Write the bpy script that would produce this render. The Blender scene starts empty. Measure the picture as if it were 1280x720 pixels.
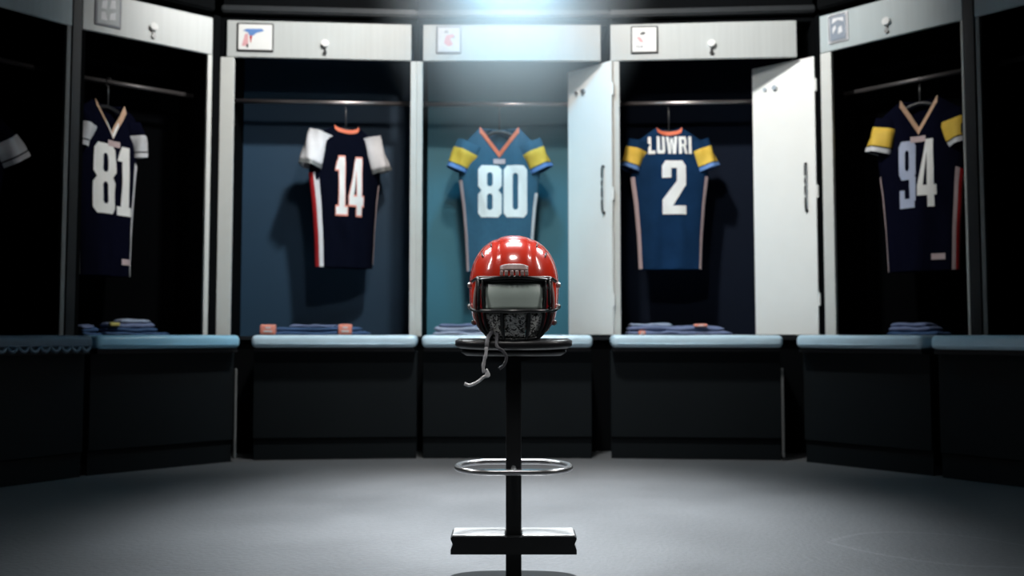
import bpy, bmesh, math, random
from mathutils import Vector, Matrix, noise
random.seed(7)
SC = bpy.context.scene
COL = SC.collection
F = 1100.0; CH = 0.66; TILT = math.atan(57.0/F)
PI = math.pi

# ------------------------------------------------------------------ helpers
def wpt(px, py, Y):
    """world point on the photograph's line of sight through (px,py) at depth Y"""
    d = Vector(((px-640)/F, 1.0, -(py-360)/F))
    c, s = math.cos(TILT), math.sin(TILT)
    d = Vector((d.x, d.y*c - d.z*s, d.y*s + d.z*c))
    return Vector((0, 0, CH)) + d*(Y/d.y)

def new_mat(name):
    m = bpy.data.materials.new(name); m.use_nodes = True
    return m, m.node_tree.nodes, m.node_tree.links, m.node_tree.nodes['Principled BSDF']

def mat(name, col, rough=.5, metal=0, coat=0, noise_amt=.12, nscale=30, bump=0, bscale=200, stretch=None, spec=.5, sheen=0, emit=0):
    m, N, L, b = new_mat(name)
    b.inputs['Roughness'].default_value = rough
    b.inputs['Metallic'].default_value = metal
    b.inputs['Coat Weight'].default_value = coat
    b.inputs['Coat Roughness'].default_value = .06
    b.inputs['Specular IOR Level'].default_value = spec
    b.inputs['Sheen Weight'].default_value = sheen
    tc = N.new('ShaderNodeTexCoord'); mp = N.new('ShaderNodeMapping')
    if stretch: mp.inputs['Scale'].default_value = stretch
    L.new(tc.outputs['Object'], mp.inputs['Vector'])
    nz = N.new('ShaderNodeTexNoise'); nz.inputs['Scale'].default_value = nscale; nz.inputs['Detail'].default_value = 4
    L.new(mp.outputs[0], nz.inputs['Vector'])
    rp = N.new('ShaderNodeMapRange'); rp.inputs['To Min'].default_value = 1-noise_amt; rp.inputs['To Max'].default_value = 1+noise_amt
    L.new(nz.outputs['Fac'], rp.inputs['Value'])
    mx = N.new('ShaderNodeVectorMath'); mx.operation = 'SCALE'
    mx.inputs[0].default_value = col; L.new(rp.outputs[0], mx.inputs['Scale'])
    L.new(mx.outputs[0], b.inputs['Base Color'])
    if bump:
        n2 = N.new('ShaderNodeTexNoise'); n2.inputs['Scale'].default_value = bscale
        L.new(mp.outputs[0], n2.inputs['Vector'])
        bp = N.new('ShaderNodeBump'); bp.inputs['Strength'].default_value = bump; bp.inputs['Distance'].default_value = .004
        L.new(n2.outputs['Fac'], bp.inputs['Height']); L.new(bp.outputs[0], b.inputs['Normal'])
    if emit:
        b.inputs['Emission Color'].default_value = (*col, 1); b.inputs['Emission Strength'].default_value = emit
    return m

M = {}
M['panel_grey'] = mat('brushed_grey_panel', (.50,.52,.51), .38, .0, noise_amt=.10, nscale=6, stretch=(9,1,.25), bump=.05, bscale=60)
M['panel_shaded'] = mat('brushed_grey_panel_shaded', (.40,.46,.47), .4, .0, noise_amt=.10, nscale=6, stretch=(9,1,.25))  # same brushed panel, darkened for the light falloff on outer headers
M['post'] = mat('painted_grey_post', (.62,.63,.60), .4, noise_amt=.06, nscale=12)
M['post_dim'] = mat('dim_grey_post', (.16,.17,.17), .45, noise_amt=.08)  # post grey darkened for the dim outer lockers; reused as dark cloth trim
M['door'] = mat('white_grey_door', (.86,.87,.84), .42, noise_amt=.05, nscale=4)
M['black'] = mat('matt_black_board', (.002,.0025,.003), .8, noise_amt=.2, spec=.05)
M['dark'] = mat('dark_board', (.006,.007,.009), .6, noise_amt=.2, spec=.3)
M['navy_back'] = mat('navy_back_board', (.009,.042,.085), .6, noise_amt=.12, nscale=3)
M['teal_lit_back'] = mat('teal_lit_back_board', (.05,.19,.25), .55, noise_amt=.08, nscale=3)  # teal of the blue lamp and haze put into the board colour
M['shaded_navy_back'] = mat('shaded_navy_back_board', (.002,.006,.017), .8, noise_amt=.12, nscale=3, spec=.2)  # shade inside the locker put into a near-black board colour
M['shaded_back'] = mat('shaded_back_board', (.0012,.0015,.002), .9, noise_amt=.12, nscale=3, spec=.03)  # board blackened to stand in for the shade inside the wing lockers
M['chrome'] = mat('rod_metal', (.55,.5,.5), .3, .9, noise_amt=.1)
M['rod_shaded'] = mat('rod_metal_shaded', (.12,.11,.11), .4, .6, noise_amt=.1)  # rod metal darkened for the shaded wing lockers
M['white'] = mat('white_plastic', (.82,.82,.80), .4, noise_amt=.03)
M['handle'] = mat('handle_grey_metal', (.10,.10,.10), .35, .7)
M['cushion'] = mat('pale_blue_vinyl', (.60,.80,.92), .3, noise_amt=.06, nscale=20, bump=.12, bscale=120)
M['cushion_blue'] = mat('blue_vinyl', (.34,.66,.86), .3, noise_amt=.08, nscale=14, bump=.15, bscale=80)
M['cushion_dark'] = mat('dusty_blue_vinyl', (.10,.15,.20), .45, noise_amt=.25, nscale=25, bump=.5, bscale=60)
M['bench'] = mat('dark_teal_bench_board', (.008,.011,.013), .6, noise_amt=.12, nscale=4, spec=.12)
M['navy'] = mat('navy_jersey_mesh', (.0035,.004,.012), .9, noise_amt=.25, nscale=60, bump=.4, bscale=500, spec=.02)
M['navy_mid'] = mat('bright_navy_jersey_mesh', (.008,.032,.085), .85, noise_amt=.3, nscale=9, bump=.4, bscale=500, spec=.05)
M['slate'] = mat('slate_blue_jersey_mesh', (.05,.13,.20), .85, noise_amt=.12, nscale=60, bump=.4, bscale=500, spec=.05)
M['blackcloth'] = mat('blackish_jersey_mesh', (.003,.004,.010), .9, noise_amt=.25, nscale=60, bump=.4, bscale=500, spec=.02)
M['num_white'] = mat('white_number_twill', (.88,.87,.84), .6, noise_amt=.04, nscale=40)
M['num_blue'] = mat('pale_blue_number_twill', (.42,.47,.62), .6, noise_amt=.04, nscale=40)
M['cloth_white'] = mat('white_sleeve_cloth', (.72,.72,.74), .7, noise_amt=.08, nscale=25, bump=.4, bscale=90)
M['gold'] = mat('gold_sleeve_cloth', (.80,.52,.06), .7, noise_amt=.1, nscale=40, bump=.3, bscale=90)
M['orange'] = mat('orange_trim_cloth', (.75,.17,.08), .65, noise_amt=.1)
M['red'] = mat('red_stripe_cloth', (.50,.015,.02), .65, noise_amt=.1)
M['pink'] = mat('pinkish_stripe_cloth', (.55,.42,.42), .65, noise_amt=.1)
M['tan'] = mat('tan_collar_cloth', (.60,.38,.25), .65, noise_amt=.1)
M['blue_trim'] = mat('blue_trim_cloth', (.12,.25,.55), .65, noise_amt=.1)
M['hanger'] = mat('black_plastic', (.012,.012,.014), .4)
M['fold_navy'] = mat('folded_navy_cloth', (.04,.09,.20), .8, noise_amt=.3, nscale=30, bump=.6, bscale=50)
M['fold_grey'] = mat('folded_blue_grey_cloth', (.16,.20,.34), .8, noise_amt=.25, nscale=30, bump=.6, bscale=50)
M['fold_pale'] = mat('folded_pale_cloth', (.36,.42,.55), .8, noise_amt=.2, nscale=30, bump=.6, bscale=50)
M['yellow'] = mat('yellow_cloth', (.6,.52,.15), .7)
M['salmon'] = mat('salmon_patch', (.85,.30,.22), .6)
M['red_shell'] = mat('glossy_red_shell', (.55,.026,.010), .24, 0, coat=1, noise_amt=.05, nscale=80)
M['maroon_shell'] = mat('dark_red_jaw_pad', (.30,.008,.012), .3, 0, coat=.6, noise_amt=.1)
M['visor'] = mat('grey_green_visor', (.36,.43,.40), .35, 0, coat=.5, noise_amt=.08, nscale=18)  # colour lifted to stand in for the bright background reflected in it
M['mask'] = mat('black_coated_wire', (.008,.009,.010), .3, coat=.4)
M['bumper'] = mat('grey_rubber_bumper', (.30,.22,.21), .4, noise_amt=.3, nscale=180)
M['strap'] = mat('white_strap', (.80,.80,.82), .5, noise_amt=.05)
M['strap_grey'] = mat('grey_woven_strap', (.45,.45,.47), .6, noise_amt=.5, nscale=150)
M['strap_dark'] = mat('dark_grey_strap', (.07,.07,.08), .5)
M['stool'] = mat('black_powder_coat', (.009,.010,.011), .45, .1, noise_amt=.2, nscale=60, spec=.3)
M['steel'] = mat('worn_steel', (.42,.42,.43), .28, .9, noise_amt=.15, nscale=50)
M['lit_top'] = mat('lit_tread_metal', (.62,.62,.62), .35, .3, noise_amt=.12, nscale=50)  # pale colour stands in for light falling on the tread bar's top
M['leather'] = mat('black_vinyl_pad', (.008,.008,.010), .38, noise_amt=.2)

def speckle():
    m, N, L, b = new_mat('speckled_white_chin_guard')
    tc = N.new('ShaderNodeTexCoord')
    nz = N.new('ShaderNodeTexNoise'); nz.inputs['Scale'].default_value = 95; nz.inputs['Detail'].default_value = 3; nz.inputs['Distortion'].default_value = 1.5
    L.new(tc.outputs['Object'], nz.inputs['Vector'])
    cr = N.new('ShaderNodeValToRGB'); cr.color_ramp.elements[0].position = .44; cr.color_ramp.elements[0].color = (.02,.02,.02,1)
    cr.color_ramp.elements[1].position = .54; cr.color_ramp.elements[1].color = (.85,.85,.82,1)
    L.new(nz.outputs['Fac'], cr.inputs[0]); L.new(cr.outputs[0], b.inputs['Base Color'])
    b.inputs['Roughness'].default_value = .35
    return m
M['speckle'] = speckle()

def floor_mat():
    m, N, L, b = new_mat('worn_grey_floor')
    tc = N.new('ShaderNodeTexCoord')
    n1 = N.new('ShaderNodeTexNoise'); n1.inputs['Scale'].default_value = 1.3; n1.inputs['Detail'].default_value = 6
    n2 = N.new('ShaderNodeTexNoise'); n2.inputs['Scale'].default_value = 60; n2.inputs['Detail'].default_value = 5
    for n in (n1, n2): L.new(tc.outputs['Object'], n.inputs['Vector'])
    mr = N.new('ShaderNodeMapRange'); mr.inputs['From Min'].default_value=.3; mr.inputs['From Max'].default_value=.7; mr.inputs['To Min'].default_value=.08; mr.inputs['To Max'].default_value=.125
    L.new(n1.outputs['Fac'], mr.inputs['Value'])
    ad = N.new('ShaderNodeMath'); ad.operation='MULTIPLY_ADD'; ad.inputs[1].default_value=.05
    L.new(n2.outputs['Fac'], ad.inputs[0]); L.new(mr.outputs[0], ad.inputs[2])
    # two pale curved scuffs
    last = ad.outputs[0]
    for (cx, cy, r, x0, x1, side) in SCUFFS:
        sx = N.new('ShaderNodeSeparateXYZ'); L.new(tc.outputs['Object'], sx.inputs[0])
        v = N.new('ShaderNodeVectorMath'); v.operation='DISTANCE'; v.inputs[1].default_value=(cx,cy,0)
        wob = N.new('ShaderNodeVectorMath'); wob.operation='MULTIPLY_ADD'; wob.inputs[1].default_value=(.03,.03,0)
        nn = N.new('ShaderNodeTexNoise'); nn.inputs['Scale'].default_value=6; L.new(tc.outputs['Object'], nn.inputs['Vector'])
        L.new(nn.outputs['Color'], wob.inputs[0]); L.new(tc.outputs['Object'], wob.inputs[2]); L.new(wob.outputs[0], v.inputs[0])
        s = N.new('ShaderNodeMath'); s.operation='SUBTRACT'; s.inputs[1].default_value=r; L.new(v.outputs['Value'], s.inputs[0])
        a = N.new('ShaderNodeMath'); a.operation='ABSOLUTE'; L.new(s.outputs[0], a.inputs[0])
        w = N.new('ShaderNodeMapRange'); w.inputs['From Min'].default_value=.004; w.inputs['From Max'].default_value=.012; w.inputs['To Min'].default_value=.035; w.inputs['To Max'].default_value=0
        L.new(a.outputs[0], w.inputs['Value'])
        g0 = N.new('ShaderNodeMath'); g0.operation='GREATER_THAN'; g0.inputs[1].default_value=x0; L.new(sx.outputs['X'], g0.inputs[0])
        g1 = N.new('ShaderNodeMath'); g1.operation='LESS_THAN'; g1.inputs[1].default_value=x1; L.new(sx.outputs['X'], g1.inputs[0])
        g2 = N.new('ShaderNodeMath'); g2.operation='GREATER_THAN' if side>0 else 'LESS_THAN'; g2.inputs[1].default_value=cy; L.new(sx.outputs['Y'], g2.inputs[0])
        p = w.outputs[0]
        for g in (g0,g1,g2):
            mm = N.new('ShaderNodeMath'); mm.operation='MULTIPLY'; L.new(p, mm.inputs[0]); L.new(g.outputs[0], mm.inputs[1]); p = mm.outputs[0]
        q = N.new('ShaderNodeMath'); q.operation='ADD'; L.new(last, q.inputs[0]); L.new(p, q.inputs[1]); last = q.outputs[0]
    cb = N.new('ShaderNodeCombineXYZ')
    for i, k in enumerate((.95, 1.0, 1.06)):
        mm = N.new('ShaderNodeMath'); mm.operation='MULTIPLY'; mm.inputs[1].default_value=k; L.new(last, mm.inputs[0]); L.new(mm.outputs[0], cb.inputs[i])
    L.new(cb.outputs[0], b.inputs['Base Color'])
    rr = N.new('ShaderNodeMapRange'); rr.inputs['To Min'].default_value=.38; rr.inputs['To Max'].default_value=.6
    L.new(n1.outputs['Fac'], rr.inputs['Value']); L.new(rr.outputs[0], b.inputs['Roughness'])
    bp = N.new('ShaderNodeBump'); bp.inputs['Strength'].default_value=.5; bp.inputs['Distance'].default_value=.004
    L.new(n2.outputs['Fac'], bp.inputs['Height']); L.new(bp.outputs[0], b.inputs['Normal'])
    return m
SCUFFS = [(1.30,2.62,.36,1.02,1.62,1), (1.45,3.0,.46,1.0,1.75,-1)]
M['floor'] = floor_mat()

def obj(name, bm, m, parent=None, smooth=False, kind=None):
    me = bpy.data.meshes.new(name); bm.normal_update(); bm.to_mesh(me); bm.free()
    if isinstance(m, (list, tuple)):
        for q in m: me.materials.append(q)
    else: me.materials.append(m)
    if smooth:
        for p in me.polygons: p.use_smooth = True
    o = bpy.data.objects.new(name, me); COL.objects.link(o)
    if parent: o.parent = parent
    if kind: o['kind'] = kind
    return o

def thing(name, label, cat, loc=(0,0,0), rz=0, group=None):
    o = bpy.data.objects.new(name, None); COL.objects.link(o)
    o.empty_display_size = .05
    o.location = loc; o.rotation_euler = (0,0,rz)
    o['label'] = label; o['category'] = cat
    if group: o['group'] = group
    return o

def add_box(bm, x0,x1,y0,y1,z0,z1, bev=0, seg=2, mi=0):
    r = bmesh.ops.create_cube(bm, size=1)
    vs = r['verts']
    for v in vs:
        v.co = Vector(((x0+x1)/2+v.co.x*(x1-x0), (y0+y1)/2+v.co.y*(y1-y0), (z0+z1)/2+v.co.z*(z1-z0)))
    es = list({e for v in vs for e in v.link_edges})
    fs = list({f for v in vs for f in v.link_faces})
    for f in fs: f.material_index = mi
    if bev:
        bmesh.ops.bevel(bm, geom=es, offset=bev, segments=seg, profile=.5, affect='EDGES')

def box(name, x0,x1,y0,y1,z0,z1, m, parent=None, bev=.003, kind=None, seg=2):
    bm = bmesh.new(); add_box(bm,x0,x1,y0,y1,z0,z1,bev,seg)
    return obj(name, bm, m, parent, kind=kind)

def add_tube(bm, pts, r, n=10, closed=False, flat=1.0, up=Vector((0,0,1)), cap=True):
    """sweep round/oval section along pts; r number or list; flat scales the section's 'up' axis"""
    pts = [Vector(p) for p in pts]; K = len(pts)
    rings = []
    for i, p in enumerate(pts):
        if closed: t = pts[(i+1)%K]-pts[i-1]
        else: t = pts[min(i+1,K-1)]-pts[max(i-1,0)]
        t.normalize()
        s = t.cross(up)
        if s.length < 1e-4: s = t.cross(Vector((0,1,0)))
        s.normalize(); u = s.cross(t)
        rr = r[i] if isinstance(r, (list,tuple)) else r
        rings.append([bm.verts.new(p + s*rr*math.cos(2*PI*k/n) + u*rr*flat*math.sin(2*PI*k/n)) for k in range(n)])
    for i in range(K if closed else K-1):
        a, b = rings[i], rings[(i+1)%K]
        for k in range(n): bm.faces.new((a[k], a[(k+1)%n], b[(k+1)%n], b[k]))
    if cap and not closed:
        bm.faces.new(rings[0][::-1]); bm.faces.new(rings[-1])

def add_cyl(bm, c, r, h, axis='z', n=24, r2=None):
    res = bmesh.ops.create_cone(bm, cap_ends=True, segments=n, radius1=r, radius2=r if r2 is None else r2, depth=h)
    R = Matrix.Identity(4)
    if axis == 'y': R = Matrix.Rotation(PI/2, 4, 'X')
    if axis == 'x': R = Matrix.Rotation(PI/2, 4, 'Y')
    bmesh.ops.transform(bm, matrix=Matrix.Translation(c) @ R, verts=res['verts'])

def add_poly(bm, pts, y, mi=0, thick=0):
    f = bm.faces.new([bm.verts.new((x, y, z)) for x, z in pts])
    f.material_index = mi
    return f

def smooth_path(P, k=6):
    P = [Vector(p) for p in P]; out = []
    for i in range(len(P)-1):
        p0 = P[max(i-1,0)]; p1 = P[i]; p2 = P[i+1]; p3 = P[min(i+2,len(P)-1)]
        for j in range(k):
            t = j/k
            out.append(.5*((2*p1)+(p2-p0)*t+(2*p0-5*p1+4*p2-p3)*t*t+(3*p1-p0-3*p2+p3)*t**3))
    out.append(P[-1]); return out

# ------------------------------------------------------------------ block figures
def ring_q(x0,z0,x1,z1,tl,tr,tb,tt,c,e=0):
    x0-=e;z0-=e;x1+=e;z1+=e;tl+=2*e;tr+=2*e;tb+=2*e;tt+=2*e
    ci = c*.45
    o = [(x0+c,z0),(x1-c,z0),(x1,z0+c),(x1,z1-c),(x1-c,z1),(x0+c,z1),(x0,z1-c),(x0,z0+c)]
    a,b,cc,d = x0+tl, x1-tr, z0+tb, z1-tt
    i = [(a+ci,cc),(b-ci,cc),(b,cc+ci),(b,d-ci),(b-ci,d),(a+ci,d),(a,d-ci),(a,cc+ci)]
    return [[o[k],o[(k+1)%8],i[(k+1)%8],i[k]] for k in range(8)]
def rect(x0,z0,x1,z1,e=0): return [[(x0-e,z0-e),(x1+e,z0-e),(x1+e,z1+e),(x0-e,z1+e)]]
def figure(ch, e=0, w=.56, t=.215):
    """block figure, height 1, width w, as a list of convex polygons"""
    c = .08
    if ch == '0': return ring_q(0,0,w,1,t,t,.15,.15,c,e), w
    if ch == '8': return ring_q(0,0,w,.52,t,t,.14,.07,c,e)+ring_q(0,.52,w,1,t,t,.07,.14,c,e), w
    if ch == '1':
        return rect(.14,.13,.14+t,1,e)+rect(.02,0,.46,.13,e)+[[(.0-e,.78-e),(.14,.78-e),(.14,1),(.08-e,.92)]], .48
    if ch == '4':
        q = rect(w-t-.03,0,w-.03,1,e)+rect(0,.17,w-t-.03,.32,e)+rect(w-.03,.17,w+.05,.32,e)
        q += [[(0-e,.32),(t*.85,.32),(w-t-.03,.82),(w-t-.03,1+e),(w-t-.05,1+e)]]
        return q, w+.05
    if ch == '9':
        q = ring_q(0,.42,w,1,t,t,.13,.14,c,e)+rect(w-t,.1,w,.46,e)+rect(.0,0,w-.04,.14,e)+rect(0,.14,t*.8,.27,e)
        return q, w
    if ch == '2':
        q = rect(0,0,w,.16,e)+[[(0-e,.16),(t*1.15,.16),(w,.55),(w+e,.62),(w-t,.62),(0-e,.27)]]
        q += [[(w-t,.62),(w+e,.62),(w+e,.9),(w-c,1+e),(w-t,.86)],[(c,1+e),(t,.86),(w-t,.86),(w-c,1+e)],[(0-e,.68-e),(t,.68-e),(t,.86),(c,1+e),(0-e,.9)]]
        return q, w
def letter(ch):
    t = .26
    if ch == 'L': return rect(0,.0,t,1)+rect(t,0,.6,.2), .62
    if ch == 'U': return rect(0,.12,t,1)+rect(.44,.12,.7,1)+[[(.0,.12),(.1,0),(.6,0),(.7,.12),(.44,.2),(.26,.2)]], .72
    if ch == 'W': return [[(0,1),(.14,0),(.34,0),(.24,1)],[(.34,0),(.4,0),(.46,.8),(.38,1),(.30,.5)],[(.46,.8),(.52,0),(.6,0),(.64,.5),(.54,1)],[(.6,0),(.8,0),(.94,1),(.7,1)]], .95
    if ch == 'R': return rect(0,0,t,1)+rect(t,.82,.62,1)+rect(.44,.5,.68,.86)+rect(t,.42,.6,.56)+[[(.34,.42),(.5,0),(.74,0),(.6,.42)]], .74
    if ch == 'I': return rect(0,0,t,1), .27

# ------------------------------------------------------------------ jersey
class Jersey:
    H = .86
    def __init__(s, vneck=True, dip=.15, wr=.009, seed=0, wscale=1.0):
        s.vneck=vneck; s.dip=dip; s.wr=wr; s.seed=seed; s.ws=wscale; s.nw=.105 if vneck else .075
    def w(s, v):
        pts = [(0,.162),(.25,.170),(.5,.184),(.72,.204),(.86,.204),(1,.195)]
        for (a,b),(c,d) in zip(pts,pts[1:]):
            if v<=c: return s.ws*(b+(d-b)*(v-a)/(c-a))
        return s.ws*pts[-1][1]
    def t(s, v):
        if v<.72: return .055+.01*(1-v)
        k=(v-.72)/.28
        return .058*(1-k)**.6+.012*k
    def ztop(s, x, side):
        ax=abs(x)
        if ax>=s.nw: return s.H-.085*min(1,((ax-s.nw)/(.2-s.nw)))
        u=1-ax/s.nw
        if side>0: return s.H-.015*math.sqrt(u)
        return s.H-(s.dip*u if s.vneck else .03*math.sqrt(max(0,1-(1-u)**2)))
    def wrk(s,x,z):
        n=noise.noise(Vector((x*9+s.seed*3.1,z*3.2,s.seed)))
        m=noise.noise(Vector((x*16+z*6,z*5+s.seed,4)))
        hem=max(0,1-z/.5)
        return s.wr*(1.6*n+1.0*m+1.2*hem*math.sin(x*38+s.seed))
    def P(s,a,v,off=0):
        w=s.w(v); x=w*math.cos(a); sd=1 if math.sin(a)>0 else -1
        z=v*s.ztop(x,sd); y=s.t(v)*math.sin(a)+s.wrk(x,z)*abs(math.sin(a))
        n=Vector((math.cos(a)/w, math.sin(a)/max(.02,s.t(v)),0)).normalized()
        return Vector((x,y,z))+n*off
    def fy(s,x,z,off=.004):
        v=min(1,z/s.ztop(x,-1)); w=s.w(v); q=math.sqrt(max(0,1-(x/w)**2))
        return -s.t(v)*q+s.wrk(x,z)*q-off

def conform(bm, J, off, step=.02):
    xs=[v.co.x for v in bm.verts]; zs=[v.co.z for v in bm.verts]
    x=min(xs)+step
    while x<max(xs):
        bmesh.ops.bisect_plane(bm, geom=bm.verts[:]+bm.edges[:]+bm.faces[:], plane_co=(x,0,0), plane_no=(1,0,0)); x+=step
    z=min(zs)+step
    while z<max(zs):
        bmesh.ops.bisect_plane(bm, geom=bm.verts[:]+bm.edges[:]+bm.faces[:], plane_co=(0,0,z), plane_no=(0,0,1)); z+=step
    for v in bm.verts: v.co.y=J.fy(v.co.x,v.co.z,off)

def figures_bm(J, text, cx, z0, h, wfac=1.0, gap=.05, e=0, off=.004, glyph=figure, one=None):
    items=[]; x=0
    for i,ch in enumerate(text):
        q,w = glyph(ch,e) if glyph is figure else glyph(ch)
        if one is None or one==i: items.append((x,q))
        x+=w+gap
    tot=(x-gap)*h*wfac
    bm=bmesh.new()
    for ox,q in items:
        for poly in q:
            pts=[(cx-tot/2+(ox+p[0])*h*wfac, z0+p[1]*h) for p in poly]
            try: bm.faces.new([bm.verts.new((a,0,b)) for a,b in pts])
            except ValueError: pass
    conform(bm,J,off)
    return bm

def make_jersey(label, loc, rz, number, scale=1.0, vneck=True, body='navy', collar='orange', collar2=None,
                sleeve='navy', band='gold', cuff='navy', stripes=(), num_mats=('num_white',), outline=None,
                name=None, tag=None, patch=True, numspec=(.0,.36,.25,.9), seed=1, dip=.15, wscale=1.0, sleeve_phi=55, roll=0, sleeve_w=1.0, emblem=False, s0=-.02, b0=.048, nw=None, sleeve_a=.070, tilt_in=0):
    root=thing('football_jersey', label, 'jersey', loc, rz, 'football jerseys hanging in the lockers')
    root.scale=(scale,)*3; root.rotation_euler=(0,roll,rz)
    J=Jersey(vneck,dip,seed=seed,wscale=wscale)
    if nw: J.nw=nw
    # body
    bm=bmesh.new(); NA=72; NV=46; rows=[]
    for j in range(NV+1):
        v=j/NV; rows.append([bm.verts.new(J.P(2*PI*k/NA,v)) for k in range(NA)])
    for j in range(NV):
        for k in range(NA): bm.faces.new((rows[j][k],rows[j][(k+1)%NA],rows[j+1][(k+1)%NA],rows[j+1][k]))
    b=obj('shirt_body',bm,M[body],root,True)
    # sleeves
    ph=math.radians(sleeve_phi); H=J.H
    for sd in (-1,1):
        d=Vector((math.cos(ph),0,-math.sin(ph))); n=Vector((math.sin(ph),0,math.cos(ph)))
        def sl(s0,s1,off,thick=None,steps=8):
            bm=bmesh.new(); rr=[]
            for i in range(steps+1):
                s=s0+(s1-s0)*i/steps
                a=sleeve_a-.05*s; bb=min(.070,.040+.40*max(0,s+.02))
                c=Vector((.195*wscale+.022*math.sin(ph),0,H-.084))-n*a+d*s
                c.y=-.012*math.sin(s*20+seed)
                ring=[]
                for k in range(28):
                    q=2*PI*k/28
                    wv=.006*math.sin(q*5+s*30+seed+sd)+off
                    p=c+n*((a+wv)*math.cos(q))+Vector((0,(bb+wv)*math.sin(q),0))
                    ring.append(bm.verts.new((p.x*sd,p.y,p.z)))
                rr.append(ring)
            for i in range(steps):
                for k in range(28): bm.faces.new((rr[i][k],rr[i][(k+1)%28],rr[i+1][(k+1)%28],rr[i+1][k]))
            bmesh.ops.recalc_face_normals(bm,faces=bm.faces[:])
            return bm
        so=obj('sleeve',sl(s0,.155*sleeve_w,0),M[sleeve],root,True)
        if band: obj('sleeve_band',sl(b0,.128*sleeve_w,.003),M[band],so,True)
        obj('cuff',sl(.135*sleeve_w,.158*sleeve_w,.004,steps=3),M[cuff],so,True)
        if emblem and sd==1:
            bm=bmesh.new()
            for poly in ring_q(.200,H-.225,.250,H-.160,.016,.006,.014,.014,.012):
                bm.faces.new([bm.verts.new((sd*p[0],-.088,p[1])) for p in poly])
            obj('sleeve_emblem',bm,M['mask'],so)
    # collar
    bm=bmesh.new(); N=40; prev=None
    cw=.036 if vneck else .022
    for i in range(N+1):
        x=-J.nw*1.02+2.04*J.nw*i/N
        zt=J.ztop(x,-1); 
        a_=bm.verts.new((x,J.fy(x,min(zt,zt)*.999,.006),zt+.004)); b_=bm.verts.new((x,J.fy(x,zt-cw,.006),zt-cw))
        if prev: bm.faces.new((prev[0],prev[1],b_,a_))
        prev=(a_,b_)
    co=obj('collar',bm,M[collar],root,True)
    bm=bmesh.new()
    add_tube(bm,[(x,J.t(1)+.002,J.ztop(x,1)) for x in [ -J.nw+2*J.nw*i/16 for i in range(17)]],.005,8)
    obj('collar_back',bm,M[body],root,True)
    if collar2:
        bm=bmesh.new(); prev=None
        for i in range(N+1):
            x=-J.nw*.45+.9*J.nw*i/N; zt=J.ztop(x,-1)-.010
            a_=bm.verts.new((x,J.fy(x,zt,.008),zt)); b_=bm.verts.new((x,J.fy(x,zt-.022,.008),zt-.022))
            if prev: bm.faces.new((prev[0],prev[1],b_,a_))
            prev=(a_,b_)
        obj('collar_trim',bm,M[collar2],co,True)
    # stripes: (side, a0deg, a1deg, v0, v1, mat)
    for (sd,a0,a1,v0,v1,mt) in stripes:
        bm=bmesh.new(); g=[]
        for j in range(31):
            v=v0+(v1-v0)*j/30; row=[]
            for k in range(6):
                a=-math.radians(a0+(a1-a0)*k/5)
                p=J.P(a,v,.004)
                row.append(bm.verts.new((sd*p.x,p.y,p.z)))
            g.append(row)
        for j in range(30):
            for k in range(5): bm.faces.new((g[j][k],g[j][k+1],g[j+1][k+1],g[j+1][k]))
        obj('side_stripe',bm,M[mt],root,True)
    # number
    cx,z0,h,wf=numspec
    for i,ch in enumerate(number):
        dg=obj('number_digit',figures_bm(J,number,cx,z0,h,wf,gap=.045,one=i,off=.005),M[num_mats[i%len(num_mats)]],root)
        if outline: obj('digit_outline',figures_bm(J,number,cx,z0,h,wf,gap=.045,one=i,e=.028,off=.0035),M[outline],dg)
    if name: obj('name_lettering',figures_bm(J,name,0,.692,.108,.66,gap=.09,glyph=letter,off=.005),M['num_white'],root)
    if patch:
        bm=bmesh.new()
        for poly in rect(-.035,H-dip-.075,.035,H-dip-.045): bm.faces.new([bm.verts.new((p[0],0,p[1])) for p in poly])
        conform(bm,J,.006); obj('chest_patch',bm,M['pink'],root)
    if tag:
        bm=bmesh.new()
        for poly in rect(tag[0],tag[1],tag[0]+.060,tag[1]+.030): bm.faces.new([bm.verts.new((p[0],0,p[1])) for p in poly])
        conform(bm,J,.006); tg=obj('size_tag',bm,M['pink'],root)
    return root

def make_hanger(label, loc, rz, rise, scale=1.0):
    """loc = top of the jersey's neck; rise = height of the rod above it"""
    root=thing('clothes_hanger',label,'hanger',loc,rz,'black hangers on the locker rods')
    bm=bmesh.new()
    add_tube(bm,smooth_path([(-.185*scale,0,-.085*scale),(-.1*scale,0,-.03),(0,0,.008),(.1*scale,0,-.03),(.185*scale,0,-.085*scale)],8),.008,8,flat=1.4)
    obj('shoulder_bar',bm,M['hanger'],root,True)
    bm=bmesh.new(); R=.022
    pts=[(0,0,.0),(0,0,rise-R-.02)]
    pts=[Vector(p) for p in pts]+[Vector((0,R*math.cos(t)+0,rise+R*math.sin(t)-0.0)) for t in [ -PI*.5+PI*1.25*k/12 for k in range(13)]]
    # hook opens backwards
    add_tube(bm,pts,.0035,8)
    obj('hook',bm,M['handle'],root,True)
    return root

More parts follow.
